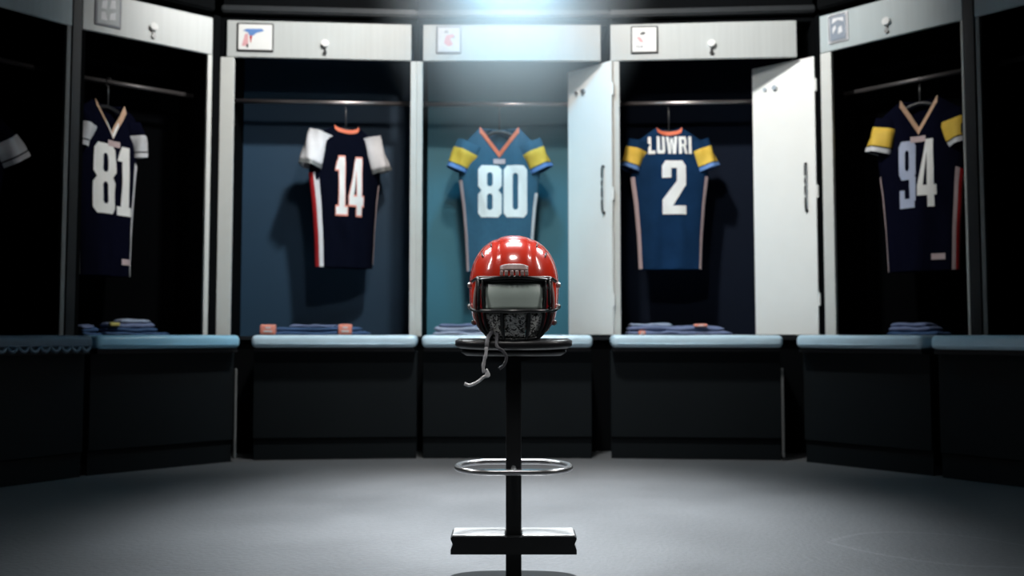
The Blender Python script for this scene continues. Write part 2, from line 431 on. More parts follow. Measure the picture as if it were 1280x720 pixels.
# ------------------------------------------------------------------ room shell
ZB=.645; ZH0=2.215; ZH1=2.425; DEP=.52; CEIL=3.7
def floor_():
    bm=bmesh.new(); bmesh.ops.create_grid(bm,x_segments=2,y_segments=2,size=1)
    for v in bm.verts: v.co=Vector((v.co.x*4.4,2.2+v.co.y*4.2,0))
    obj('floor',bm,M['floor'],kind='structure')
floor_()
box('ceiling',-4.4,4.4,-2,6.4,CEIL,CEIL+.05,M['black'],bev=0,kind='structure')
box('wall_back',-4.4,4.4,6.35,6.4,0,CEIL,M['black'],bev=0,kind='structure')
box('wall_left',-4.45,-4.4,-2,6.4,0,CEIL,M['black'],bev=0,kind='structure')
box('wall_right',4.4,4.45,-2,6.4,0,CEIL,M['black'],bev=0,kind='structure')
box('wall_front',-4.4,4.4,-2.05,-2,0,CEIL,M['black'],bev=0,kind='structure')

def gx(px,Y): return Vector(((px-640)/F*Y, Y))
NODES = {
 'L2':(gx(81,4.38)+Vector((-.60,-.80)), gx(81,4.38)),
 'L1':(gx(94,4.42), gx(260,4.84)),
 'CL':(gx(270,4.87), gx(519,4.95)),
 'CC':(gx(519,4.95), gx(765,4.95)),
 'CR':(gx(765,4.95), gx(1026,4.87)),
 'R1':(gx(1031,4.82), gx(1213,4.29)),
 'R2':(gx(1228,4.25), gx(1228,4.25)+Vector((.66,-.76))),
}
LK={}
def local(key,u,dy,z):
    """world point at fraction u along a locker front, dy metres inside"""
    A,B=NODES[key]; d=(B-A).normalized(); n=Vector((-d.y,d.x)); p=A+(B-A)*u+n*dy
    return Vector((p.x,p.y,z))
def ang(key):
    A,B=NODES[key]; return math.atan2((B-A).y,(B-A).x)

def make_locker(key,label,postl,postr,hl,hr,head,back,post,rod,rodz=2.03,lock=.5,card=None,rodx=(0,1)):
    A,B=NODES[key]; W=(B-A).length; rz=ang(key)
    root=thing('locker',label,'locker',(A.x,A.y,0),rz,'open lockers around the room')
    LK[key]=(root,W)
    box('side_panel',0,.018,.012,DEP,ZB,ZH1,M['black'],root,0)
    box('side_panel',W-.018,W,.012,DEP,ZB,ZH1,M['black'],root,0)
    box('back_panel',.018,W-.018,DEP-.018,DEP,ZB,ZH1,M[back],root,0)
    box('locker_floor',.0,W,.0,DEP,ZB-.02,ZB,M['dark'],root,0)
    box('top_panel',0,W,.022,DEP,ZH1,ZH1+.02,M['black'],root,0)
    box('base_cabinet',0,W,.03,DEP,0,ZB-.02,M['black'],root,0)
    h=box('header',hl,W-hr,0,.02,ZH0,ZH1,M[head],root,.004)
    if postl: box('front_post',postl[0],postl[0]+postl[1],0,.03,ZB,ZH0-.002,M[post],root,.003)
    if postr: box('front_post',W-postr[0]-postr[1],W-postr[0],0,.03,ZB,ZH0-.002,M[post],root,.003)
    bm=bmesh.new(); add_cyl(bm,Vector((W*(rodx[0]+rodx[1])/2,.25,rodz)),.013,W*(rodx[1]-rodx[0])-.037,'x',16)
    obj('hanging_rod',bm,M[rod],root,True)
    if lock:
        bm=bmesh.new(); x=hl+(W-hl-hr)*lock
        add_cyl(bm,Vector((x,-.010,ZH0+.085)),.021,.022,'y',20); 
        bmesh.ops.bevel(bm,geom=bm.edges[:],offset=.003,segments=2,affect='EDGES')
        k=obj('lock_knob',bm,M['white'],h)
        bm=bmesh.new(); add_box(bm,x-.006,x+.006,-.008,.002,ZH0+.02,ZH0+.06,.002); add_cyl(bm,Vector((x,-.006,ZH0+.034)),.011,.010,'y',14)
        obj('keyhole_plate',bm,M['handle'],h)
    if card: card(root,h,hl)
    return root

def card_base(h,x0,w,hh,z0,frame,face,off=0):
    """small framed card standing proud of the header"""
    bm=bmesh.new(); add_box(bm,x0,x0+w,-.008,.002,z0,z0+hh,.006,3)
    fr=obj('card_frame',bm,M[frame],h)
    bm=bmesh.new(); add_box(bm,x0+.009+off,x0+w-.009,-.0105,-.002,z0+.009,z0+hh-.009+off,.012 if w<.12 else .004,3)
    cd=obj('team_card',bm,M[face],h)
    return x0,z0
def emb(h,polys,mt,y=-.0115):
    for p in polys:
        bm=bmesh.new(); add_poly(bm,p,y); obj('card_emblem',bm,M[mt],h)
def cardCL(root,h,hl):
    x,z=hl+.055,ZH0+.030
    card_base(h,x,.205,.165,z,'handle','white')
    emb(h,[[(x+.035,z+.118),(x+.055,z+.128),(x+.14,z+.130),(x+.152,z+.118),(x+.11,z+.105),(x+.09,z+.088),(x+.072,z+.090),(x+.064,z+.108)]],'blue_trim')
    emb(h,[[(x+.072,z+.088),(x+.088,z+.088),(x+.079,z+.045)]],'red')
    emb(h,[[(x+.030,z+.03),(x+.048,z+.10),(x+.064,z+.10),(x+.066,z+.03)]],'pale')
    emb(h,[[(x+.056,z+.022),(x+.066,z+.022),(x+.066,z+.040),(x+.056,z+.040)]],'handle',-.012)
def cardCC(root,h,hl):
    x,z=hl+.075,ZH0+.040
    card_base(h,x,.145,.160,z,'cardgrey','cardwhite')
    emb(h,[[(x+.045,z+.06),(x+.06,z+.105),(x+.10,z+.112),(x+.105,z+.095),(x+.08,z+.085),(x+.098,z+.05),(x+.07,z+.04)]],'pale')
    emb(h,[[(x+.048,z+.118),(x+.066,z+.118),(x+.072,z+.128),(x+.052,z+.132)],[(x+.09,z+.088),(x+.112,z+.092),(x+.108,z+.100)]],'cardgrey',-.012)
def cardCR(root,h,hl):
    x,z=hl+.115,ZH0+.036
    card_base(h,x,.155,.160,z,'handle','white')
    emb(h,[[(x+.05,z+.112),(x+.062,z+.124),(x+.078,z+.124),(x+.084,z+.116),(x+.074,z+.108),(x+.058,z+.106)]],'handle')
    emb(h,[[(x+.032,z+.092),(x+.05,z+.098),(x+.066,z+.078),(x+.072,z+.062),(x+.050,z+.066)]],'pale')
    emb(h,[[(x+.03,z+.032),(x+.036,z+.032),(x+.036,z+.048),(x+.03,z+.048)],[(x+.042,z+.028),(x+.048,z+.028),(x+.048,z+.048),(x+.042,z+.048)],[(x+.054,z+.032),(x+.068,z+.034),(x+.068,z+.044),(x+.054,z+.044)]],'cardgrey')
def cardL1(root,h,hl):
    x,z=hl+.055,ZH0+.035
    card_base(h,x,.13,.170,z,'cardgrey','carddim')
    emb(h,[[(x+.03,z+.03),(x+.06,z+.03),(x+.05,z+.075),(x+.03,z+.07)],[(x+.07,z+.035),(x+.10,z+.04),(x+.10,z+.08),(x+.075,z+.07)],
           [(x+.03,z+.09),(x+.055,z+.09),(x+.06,z+.14),(x+.035,z+.13)],[(x+.07,z+.095),(x+.10,z+.10),(x+.098,z+.145),(x+.078,z+.14)]],'cardwhite')
def cardR1(root,h,hl):
    x,z=hl+.05,ZH0+.035
    card_base(h,x,.115,.165,z,'cardwhite','cardblue')
    emb(h,[[(x+.025,z+.11),(x+.06,z+.125),(x+.092,z+.11),(x+.09,z+.135),(x+.03,z+.14)]],'cardwhite')
    emb(h,[[(x+.03,z+.05),(x+.05,z+.08),(x+.045,z+.10),(x+.028,z+.085)],[(x+.06,z+.045),(x+.085,z+.055),(x+.08,z+.09),(x+.062,z+.08)]],'cardwhite')
M['pale']=mat('pale_red_print',(.72,.38,.40),.6); M['cardgrey']=mat('grey_print',(.28,.28,.30),.5)
M['cardwhite']=mat('off_white_card',(.66,.66,.68),.4); M['carddim']=mat('grey_card',(.36,.38,.39),.4); M['cardblue']=mat('grey_blue_card',(.20,.24,.30),.4)

make_locker('L2','open dark locker at the far left edge of the photo, navy sleeve just inside it',(0,.03),(.003,.022),0,0,'panel_shaded','shaded_back','post_dim','rod_shaded',lock=None)
make_locker('L1','open locker left of the corner holding the navy jersey numbered 81',None,(.0,.026),.0,.0,'panel_grey','shaded_back','post','rod_shaded',rodx=(.0,1),card=cardL1,lock=.52)
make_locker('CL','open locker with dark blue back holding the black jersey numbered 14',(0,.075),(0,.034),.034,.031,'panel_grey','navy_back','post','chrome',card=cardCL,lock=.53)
make_locker('CC','middle locker with back tinted teal by lamp light holding the blue jersey numbered 80',(0,.034),None,.036,.055,'panel_grey','teal_lit_back','post','chrome',card=cardCC,lock=None)
make_locker('CR','open locker holding the blue jersey numbered 2, between the two white doors',(0,.05),None,.0,.105,'panel_grey','shaded_navy_back','post','chrome',card=cardCR,lock=.545)
make_locker('R1','open locker right of the corner holding the navy jersey numbered 94',(0,.062),(0,.012),.0,.0,'panel_shaded','shaded_back','post','rod_shaded',card=cardR1,lock=.50)
make_locker('R2','open dark empty locker at the far right edge of the photo',(.003,.02),(0,.03),0,0,'panel_shaded','shaded_back','post_dim','rod_shaded',lock=None)

# grooves in the left post of the 14 locker, doors folded into two lockers
def make_door(key, near, far):
    """door leaf folded back into its locker, as a part of it"""
    root,W=LK[key]
    inv=(Matrix.Translation(root.location) @ Matrix.Rotation(root.rotation_euler.z,4,'Z')).inverted()
    a=inv@Vector((near.x,near.y,0)); b=inv@Vector((far.x,far.y,0))
    d=b-a; L_=d.length; th=math.atan2(d.y,d.x)
    bm=bmesh.new(); add_box(bm,0,L_,-.010,.010,ZB+.008,ZH0-.004,.003)
    dr=obj('door',bm,M['door'],root); dr.location=(a.x,a.y,0); dr.rotation_euler=(0,0,th)
    # visible side is the one facing the camera: local +y side after rotation ~ pointing to -Y world
    s=1
    bm=bmesh.new(); x=.055
    add_tube(bm,smooth_path([(x,s*.010,1.61),(x,s*.030,1.60),(x,s*.032,1.48),(x,s*.030,1.36),(x,s*.010,1.35)],6),.0055,10)
    add_cyl(bm,Vector((x,s*.012,1.345)),.009,.012,'y',12)
    obj('handle',bm,M['handle'],dr,True)
    for (q,rk,hk) in ((.62,.014,.018),(.78,.010,.012)):
        bm=bmesh.new(); add_cyl(bm,Vector((L_*q,s*.016,2.072)),rk,hk,'y',16); obj('latch_knob',bm,M['steel'],dr)
    for z in (.85,1.45,2.05):
        bm=bmesh.new(); add_cyl(bm,Vector((-.002,0,z)),.008,.07,'z',12); obj('hinge',bm,M['door'],dr)
    return dr
make_door('CC', gx(767,4.935), gx(712,5.17))
make_door('CR', gx(1024,4.86), gx(945,5.10))

# dark filler columns and top rail
def prism(name, quad, z0, z1, m, kind=None, parent=None, bev=0):
    bm=bmesh.new(); lo=[bm.verts.new((p[0],p[1],z0)) for p in quad]; hi=[bm.verts.new((p[0],p[1],z1)) for p in quad]
    n=len(quad); bm.faces.new(lo[::-1]); bm.faces.new(hi)
    for k in range(n): bm.faces.new((lo[k],lo[(k+1)%n],hi[(k+1)%n],hi[k]))
    bmesh.ops.recalc_face_normals(bm,faces=bm.faces[:])
    if bev: bmesh.ops.bevel(bm,geom=bm.edges[:],offset=bev,segments=2,affect='EDGES')
    return obj(name,bm,m,parent,kind=kind)
def filler(name,k1,k2,m,proud=.0):
    p=local(k1,1,-proud,0); q=local(k2,0,-proud,0); pb=local(k1,1,DEP,0); qb=local(k2,0,DEP,0)
    e=.004; d=(q-p).normalized()*e
    prism(name,[(p+d).xy,(q-d).xy,(qb).xy,(pb).xy],0,ZH1+.02,m,'structure')
M['column']=mat('dark_grey_column',(.018,.020,.022),.4)
filler('trim_1','L2','L1',M['column'],.004); filler('trim_2','L1','CL',M['black'],-.004)
filler('trim_3','CR','R1',M['black'],-.004); filler('trim_4','R1','R2',M['column'],.004)
M['rail']=mat('dark_satin_rail',(.06,.065,.07),.3,.5)
keys=['L2','L1','CL','CC','CR','R1','R2']
# soffit above the lockers
for i,k in enumerate(keys):
    a=local(k,0,.06,0); b=local(k,1,.06,0); c=local(k,1,.5,0); d=local(k,0,.5,0)
    prism('trim_%d'%(5+i),[a.xy,b.xy,c.xy,d.xy],ZH1+.024,CEIL-.002,M['black'],'structure')
for i,(k,mm) in enumerate((('CL','rail'),('CC','rail'),('CR','rail'))):
    a=local(k,0.0,-.01,0); b=local(k,1.0,-.01,0); c=local(k,1,.058,0); d=local(k,0,.058,0)
    prism('trim_%d'%(12+i),[a.xy,b.xy,c.xy,d.xy],ZH1+.045,ZH1+.085,M[mm],'structure',bev=.008)
for i,k in enumerate(('L2','L1','R1','R2')):
    a=local(k,0.0,-.03,0); b=local(k,1.0,-.03,0); c=local(k,1,.058,0); d=local(k,0,.058,0)
    prism('trim_%d'%(15+i),[a.xy,b.xy,c.xy,d.xy],ZH1+.030,ZH1+.12,M['black'],'structure',bev=.008)

# ------------------------------------------------------------------ benches
CT=.654; CB=.588
def make_bench(label, A, B, depth=.30, cush='cushion', trimend=None, scallop=False):
    """A,B = front top corners of the cushion (x,y)"""
    d=(B-A); W=d.length; rz=math.atan2(d.y,d.x)
    root=thing('padded_bench',label,'bench',(A.x,A.y,0),rz,'padded benches in front of the lockers')
    bm=bmesh.new(); add_box(bm,0,W,0,depth,CB,CT,.024,5)
    bmesh.ops.subdivide_edges(bm,edges=[e for e in bm.edges if abs((e.verts[0].co-e.verts[1].co).x)>.3],cuts=24,use_grid_fill=True)
    for v in bm.verts:
        n=noise.noise(v.co*5+A.to_3d()*3)
        if v.co.z>CT-.03: v.co.z+=.003*n-.002
        v.co.y+=.004*noise.noise(v.co*7)
        if scallop and v.co.z<CB+.02: v.co.z+=.004*math.sin(v.co.x*90)
    cu=obj('seat_cushion',bm,M[cush],root,True)
    bm=bmesh.new(); add_tube(bm,[(.03,-.001,CB+.018),(W-.03,-.001,CB+.018)],.003,6); obj('piping',bm,M[cush],cu,True)
    if scallop:
        bm=bmesh.new(); n=int(W/.045)
        for i in range(n):
            x=.02+i*.045
            add_tube(bm,smooth_path([(x,-.004,CB+.012),(x+.011,-.012,CB-.004),(x+.026,-.012,CB-.005),(x+.040,-.004,CB+.010)],4),.008,8)
        obj('quilted_edge',bm,M['cushion_dark'],cu,True)
    box('seat_board',.01,W-.01,.02,depth,CB-.022,CB-.001,M['dark'],root,.002)
    box('front_panel',.0,W,.085,.105,.115,CB-.023,M['bench'],root,.002)
    box('toe_kick',.0,W,.10,.118,.0,.113,M['bench'],root,.002)
    box('side_panel',.0,.018,.107,depth,.115,CB-.023,M['bench'],root,.002)
    box('side_panel',W-.018,W,.107,depth,.115,CB-.023,M['bench'],root,.002)
    if trimend is not None:
        x=-.014 if trimend==0 else W+.002
        box('corner_trim',x,x+.012,.072,.09,.02,.48,M['post_trim'],root,.002)
    return root
M['post_trim']=mat('dull_metal_strip',(.25,.26,.26),.35,.5)
Yb=4.60
make_bench('pale blue bench under the middle locker, half hidden by the red helmet',gx(527,Yb),gx(741,Yb))
make_bench('pale blue bench under the locker holding the jersey numbered 14',gx(314,4.53),gx(521,4.60))
make_bench('pale blue bench under the locker holding the jersey numbered 2',gx(764,4.60),gx(979,4.53),trimend=1)
a,b=NODES['L1']; d=(b-a).normalized(); n=Vector((d.y,-d.x))
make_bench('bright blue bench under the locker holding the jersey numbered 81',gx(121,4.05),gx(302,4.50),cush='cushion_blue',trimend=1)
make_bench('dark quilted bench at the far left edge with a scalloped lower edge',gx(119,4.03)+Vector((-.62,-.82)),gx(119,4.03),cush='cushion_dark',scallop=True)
make_bench('pale blue bench under the locker holding the jersey numbered 94',gx(993,4.50),gx(1152,4.05))
make_bench('pale blue bench at the far right edge beneath the empty dark locker',gx(1161,4.01),gx(1161,4.01)+Vector((.66,-.76)))

# ------------------------------------------------------------------ jerseys + hangers
def place_jersey(key, cpx, topy, dy, yaw, scale, label, hlabel, **kw):
    # solve u along the locker so that the hang point projects to cpx
    best=None
    for i in range(-400,1401):
        u=i/1000; p=local(key,u,dy,0); e=abs(640+F*p.x/p.y-cpx)
        if best is None or e<best[0]: best=(e,u,p)
    p=best[2]
    ztop=wpt(cpx,topy,p.y).z
    rz=ang(key)+yaw
    J=make_jersey(label,(p.x,p.y,ztop-.86*scale),rz,scale=scale,**kw)
    make_hanger(hlabel,(p.x,p.y,ztop-.03),rz,2.03-ztop+.03-.008,scale)
    return J
wst=lambda m='num_white': [( -1,4,26,.0,.72,m),(1,4,26,.0,.72,m)]
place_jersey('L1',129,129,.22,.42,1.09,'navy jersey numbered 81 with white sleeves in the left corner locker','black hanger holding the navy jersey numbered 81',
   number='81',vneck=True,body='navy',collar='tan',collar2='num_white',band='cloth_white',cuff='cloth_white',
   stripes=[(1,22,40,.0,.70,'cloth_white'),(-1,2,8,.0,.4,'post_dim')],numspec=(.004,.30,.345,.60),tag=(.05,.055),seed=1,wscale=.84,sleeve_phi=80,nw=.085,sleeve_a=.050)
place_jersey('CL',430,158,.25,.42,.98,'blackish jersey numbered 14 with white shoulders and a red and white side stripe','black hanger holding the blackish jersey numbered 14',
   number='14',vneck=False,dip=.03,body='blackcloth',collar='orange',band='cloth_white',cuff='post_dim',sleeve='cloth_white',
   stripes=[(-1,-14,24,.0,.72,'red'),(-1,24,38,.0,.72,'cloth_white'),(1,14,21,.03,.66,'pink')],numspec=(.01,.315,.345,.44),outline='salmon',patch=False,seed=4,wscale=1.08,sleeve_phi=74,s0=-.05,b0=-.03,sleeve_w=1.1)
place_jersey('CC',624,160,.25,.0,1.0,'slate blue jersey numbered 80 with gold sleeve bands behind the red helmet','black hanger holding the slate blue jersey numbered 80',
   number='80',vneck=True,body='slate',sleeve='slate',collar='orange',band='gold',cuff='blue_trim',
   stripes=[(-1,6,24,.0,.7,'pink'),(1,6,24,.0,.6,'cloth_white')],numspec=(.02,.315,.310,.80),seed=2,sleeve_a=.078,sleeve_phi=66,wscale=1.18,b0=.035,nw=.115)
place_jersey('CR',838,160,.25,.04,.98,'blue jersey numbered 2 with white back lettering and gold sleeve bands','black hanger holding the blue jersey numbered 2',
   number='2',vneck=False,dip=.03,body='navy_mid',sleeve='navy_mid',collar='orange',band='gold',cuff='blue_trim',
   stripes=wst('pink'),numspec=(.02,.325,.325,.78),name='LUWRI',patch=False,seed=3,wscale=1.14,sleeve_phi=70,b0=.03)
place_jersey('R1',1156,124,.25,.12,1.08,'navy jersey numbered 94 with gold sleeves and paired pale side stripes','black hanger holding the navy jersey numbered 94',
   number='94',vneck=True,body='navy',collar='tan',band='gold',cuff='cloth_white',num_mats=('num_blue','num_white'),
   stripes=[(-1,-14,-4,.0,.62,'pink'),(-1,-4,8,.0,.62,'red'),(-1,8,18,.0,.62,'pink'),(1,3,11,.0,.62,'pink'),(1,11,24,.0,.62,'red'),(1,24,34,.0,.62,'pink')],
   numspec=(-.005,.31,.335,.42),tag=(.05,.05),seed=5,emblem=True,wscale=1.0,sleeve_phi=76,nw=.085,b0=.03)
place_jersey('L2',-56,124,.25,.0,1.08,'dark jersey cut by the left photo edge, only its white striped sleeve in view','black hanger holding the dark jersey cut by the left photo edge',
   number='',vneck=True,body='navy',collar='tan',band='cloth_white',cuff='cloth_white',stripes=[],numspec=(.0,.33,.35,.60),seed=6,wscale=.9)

# ------------------------------------------------------------------ folded clothes
def slab(bm,x0,x1,y0,y1,z0,z1,seed,sag=.006):
    r=(z1-z0)*.48; NX=22; NY=8; K=16
    # cross-section rounded in YZ, swept over X with tapered round ends
    rows=[]
    for i in range(NX+1):
        u=i/NX; x=x0+(x1-x0)*u
        e=min(u,1-u)*(x1-x0); k=1 if e>r*1.5 else .35+.65*math.sqrt(max(0,1-(1-e/(r*1.5))**2))
        ring=[]
        for j in range(K):
            a=2*PI*j/K; cz=(z0+z1)/2; cy=(y0+y1)/2
            sy=math.copysign(abs(math.cos(a))**.35,math.cos(a)); sz=math.copysign(abs(math.sin(a))**.7,math.sin(a))
            p=Vector((x,cy+sy*(y1-y0)/2*(.9+.1*k),cz+sz*(z1-z0)/2*k))
            nn=noise.noise(Vector((x*14+seed,p.y*14,seed)))
            if p.z>z0+.004: p.z+=sag*nn*1.4
            p.y+=.008*noise.noise(Vector((x*10,seed,p.z*30)))
            ring.append(bm.verts.new(p))
        rows.append(ring)
    for i in range(NX):
        for j in range(K): bm.faces.new((rows[i][j],rows[i][(j+1)%K],rows[i+1][(j+1)%K],rows[i+1][j]))
    bm.faces.new(rows[0]); bm.faces.new(rows[-1][::-1])
    bmesh.ops.recalc_face_normals(bm,faces=bm.faces[:])
def folded(key,px0,px1,dy,layers,label,cat='clothes',extras=()):
    pc=None
    for i in range(0,1001):
        p=local(key,i/1000,dy,0); e=abs(640+F*p.x/p.y-(px0+px1)/2)
        if pc is None or e<pc[0]: pc=(e,p)
    p=pc[1]; w=(px1-px0)/F*p.y
    root=thing('folded_clothes',label,cat,(p.x,p.y,ZB),ang(key),'folded clothes on the locker floors')
    z=.001
    for i,(fx0,fx1,h,mt) in enumerate(layers):
        bm=bmesh.new(); slab(bm,-w/2+w*fx0,-w/2+w*fx1,-.11+.01*i,.10-.012*i,z,z+h,i*3.3+px0*.1)
        obj('fold_layer',bm,M[mt],root,True); z+=h*.93
    for (fx,zz,ww,hh,mt) in extras:
        bm=bmesh.new(); add_box(bm,-w/2+w*fx,-w/2+w*fx+ww,-.128,-.08,zz,zz+hh,.008,3)
        obj('logo_patch',bm,M[mt],root,True)
        bm=bmesh.new(); 
        add_box(bm,-w/2+w*fx+ww*.25,-w/2+w*fx+ww*.8,-.130,-.127,zz+hh*.25,zz+hh*.42,.0005,1); add_box(bm,-w/2+w*fx+ww*.35,-w/2+w*fx+ww*.7,-.130,-.127,zz+hh*.6,zz+hh*.75,.0005,1)
        if mt=='salmon': obj('patch_mark',bm,M['cloth_white'],root)
        else: bm.free()
    return root
folded('L1',128,204,.20,[(0,1,.022,'fold_navy'),(.02,.82,.024,'fold_navy'),(.05,.78,.03,'fold_grey'),(.25,.72,.018,'fold_pale')],'folded grey and navy clothes with a yellow edge below the jersey numbered 81',extras=((.06,.052,.05,.022,'yellow'),))
folded('L1',99,122,.20,[(0,1,.02,'fold_navy'),(0,.8,.024,'fold_navy'),(0,.6,.02,'fold_grey')],'small dark folded cloth beside the post left of the grey and navy pile')
folded('CL',328,462,.15,[(0,1,.026,'fold_navy'),(.1,.92,.026,'fold_navy'),(.28,.7,.014,'fold_grey')],'folded navy clothes with two salmon logo patches below the jersey numbered 14',extras=((.03,.008,.085,.058,'salmon'),(.73,.008,.075,.060,'salmon')))
folded('CC',543,612,.15,[(0,1,.026,'fold_pale'),(.02,.95,.03,'fold_pale'),(.1,.9,.016,'fold_grey')],'pale blue folded clothes beside the red helmet in the middle locker')
folded('CR',781,910,.15,[(0,1,.030,'fold_grey'),(.02,.93,.030,'fold_grey'),(.04,.45,.016,'fold_pale')],'blue grey folded trousers with a small salmon mark below the jersey numbered 2',extras=((.12,.004,.04,.028,'salmon'),(.64,.052,.075,.018,'salmon')))
folded('R1',1118,1180,.20,[(0,1,.024,'fold_navy'),(.02,.85,.028,'fold_grey'),(.05,.75,.020,'fold_grey')],'dim blue folded clothes below the jersey numbered 94')

# ------------------------------------------------------------------ stool
SX=(642-640)/F*2.35; SY=2.35
st=thing('bar_stool','black metal pedestal stool with oval foot ring and tread bar, carrying the red helmet','stool',(SX,SY,0))
def rounded_slab(bm,a,b,z0,z1,n=3.0,K=64,layers=((0,.93),(.25,1),(.75,1),(1,.93)),saddle=0):
    rings=[]
    for (t,s) in layers:
        ring=[]
        for k in range(K):
            q=2*PI*k/K; cx,sy=math.cos(q),math.sin(q)
            x=a*s*math.copysign(abs(cx)**(2/n),cx); y=b*s*math.copysign(abs(sy)**(2/n),sy)
            ring.append(bm.verts.new((x,y,z0+(z1-z0)*t+saddle*(x/a)**2)))
        rings.append(ring)
    for i in range(len(rings)-1):
        for k in range(K): bm.faces.new((rings[i][k],rings[i][(k+1)%K],rings[i+1][(k+1)%K],rings[i+1][k]))
    bm.faces.new(rings[0][::-1]); bm.faces.new(rings[-1])
SEAT=.648
bm=bmesh.new(); rounded_slab(bm,.155,.125,SEAT-.030,SEAT-.004,2.6,saddle=.004)
obj('seat_pad',bm,M['leather'],st,True)
bm=bmesh.new(); rounded_slab(bm,.140,.100,SEAT-.046,SEAT-.029,2.6,layers=((0,.90),(.5,1),(1,1)))
obj('seat_pan',bm,M['stool'],st,True)
bm=bmesh.new()
v0=[(-.10,SEAT-.044),(.085,SEAT-.044),(.026,SEAT-.060),(-.026,SEAT-.062)]
lo=[bm.verts.new((x,-.05,z)) for x,z in v0]; hi=[bm.verts.new((x,.05,z)) for x,z in v0]
bm.faces.new(lo); bm.faces.new(hi[::-1])
for k in range(4): bm.faces.new((lo[k],hi[k],hi[(k+1)%4],lo[(k+1)%4]))
bmesh.ops.recalc_face_normals(bm,faces=bm.faces[:])
obj('seat_bracket',bm,M['stool'],st)
box('post',-.0205,.0205,-.0205,.0205,.012,SEAT-.058,M['stool'],st,.004)
# foot ring
zr=CH-.352
def pill(a,b,r,K=14):
    P=[]
    for cx,cy,q0 in ((a-r,b-r,0),(-a+r,b-r,PI/2),(-a+r,-b+r,PI),(a-r,-b+r,PI*1.5)):
        for k in range(K+1):
            q=q0+PI/2*k/K; P.append((cx+r*math.cos(q),cy+r*math.sin(q),0))
    return P
bm=bmesh.new(); add_tube(bm,[(x,y,zr) for x,y,_ in pill(.148,.094,.09)],.009,12,closed=True,flat=.9)
fr=obj('foot_ring',bm,M['steel'],st,True)
bm=bmesh.new()
add_tube(bm,[(0,-.09,zr),(0,-.018,zr)],.007,10); add_tube(bm,[(0,.018,zr),(0,.09,zr)],.007,10)
obj('ring_bracket',bm,M['steel'],fr,True)
# tread bar, notched ends
bm=bmesh.new(); hw=.163; z0=.090; z1=.140; zc=(z0+z1)/2
prof=[(-hw,z0),(hw,z0),(hw,z0+.012),(hw-.006,zc),(hw,z1-.012),(hw,z1-.006),(-hw,z1-.006),(-hw,z1-.012),(-hw+.006,zc),(-hw,z0+.012)]
lo=[bm.verts.new((x,-.045,z)) for x,z in prof]; hi=[bm.verts.new((x,.045,z)) for x,z in prof]
bm.faces.new(lo); bm.faces.new(hi[::-1])
for k in range(len(prof)): bm.faces.new((lo[k],hi[k],hi[(k+1)%len(prof)],lo[(k+1)%len(prof)]))
bmesh.ops.recalc_face_normals(bm,faces=bm.faces[:])
tb=obj('tread_bar',bm,M['stool'],st)
bm=bmesh.new(); add_box(bm,-hw+.004,-.022,-.044,.044,z1-.006,z1,.0025); add_box(bm,.022,hw-.004,-.044,.044,z1-.006,z1,.0025); add_box(bm,-.022,.022,.021,.044,z1-.006,z1,.002)
obj('lit_tread_face',bm,M['lit_top'],tb)  # bright top face of the bar, its light put into the colour
bm=bmesh.new(); rounded_slab(bm,.18,.10,.0,.012,3,layers=((0,1),(.7,1),(1,.97)))
obj('base_plate',bm,M['stool'],st)

# ------------------------------------------------------------------ helmet
HZ=SEAT-.006
hm=thing('football_helmet','glossy red football helmet with visor and black face mask resting on the stool','helmet',(SX+.001,SY,HZ))
A_,B_,C_=.119,.140,.138     # half sizes
ZC=.140                      # centre height above the seat
def shell_pt(az,el,off=0):
    """az 0 = front (-y)"""
    ce,se=math.cos(el),math.sin(el)
    # squarer ellipsoid
    p=2.25 if se>0 else 2.25+1.1*min(1,-se*1.6)
    dx,dy,dz=ce*math.sin(az),-ce*math.cos(az),se
    r=(abs(dx/A_)**p+abs(dy/B_)**p+abs(dz/C_)**p)**(-1/p)
    x,y,z=dx*r,dy*r,dz*r
    if z<0:
        k=1-.10*(z/C_)**2; x*=k*1.0
        if y<0: y*=1-.02*(z/C_)
    # shallow ridge channels on the crown
    n=Vector((x/A_**2,y/B_**2,z/C_**2)).normalized()
    rid=math.exp(-((abs(x)-.045)/.006)**2)*.0022*max(0,min(1,(z-.02)/.05))
    cen=math.exp(-(x/.03)**4)*.0015*max(0,min(1,(z-.0)/.05))
    q=Vector((x,y,z))+n*(off+cen-rid)
    return Vector((q.x,q.y,q.z+ZC))
def sstep(a,b,x):
    t=max(0,min(1,(x-a)/(b-a))); return t*t*(3-2*t)
def lower(az):
    a=abs((az+PI)%(2*PI)-PI)*180/PI
    brow=10-2*math.cos(math.radians(a*2))         # front brow elevation (deg)
    side=-56+ (8 if a<80 else 0)
    k=sstep(46,56,a)
    back=sstep(110,150,a)
    return math.radians(brow*(1-k)+(side+14*back)*k)
azs=[]
a=-180
while a<180:
    azs.append(math.radians(a)); aa=abs(a); a+= .6 if 44<=aa<58 else 3
bm=bmesh.new(); NR=44; top=bm.verts.new(shell_pt(0,PI/2)); rows=[]
for az in azs:
    e1=lower(az); rows.append([bm.verts.new(shell_pt(az,PI/2-(PI/2-e1)*(j/NR))) for j in range(1,NR+1)])
n=len(azs)
for i in range(n):
    a,b=rows[i],rows[(i+1)%n]
    bm.faces.new((top,a[0],b[0]))
    for j in range(NR-1): bm.faces.new((a[j],a[j+1],b[j+1],b[j]))
bmesh.ops.recalc_face_normals(bm,faces=bm.faces[:])
sh=obj('shell',bm,M['red_shell'],hm,True)
so=sh.modifiers.new('thick','SOLIDIFY'); so.thickness=.006; so.offset=-1
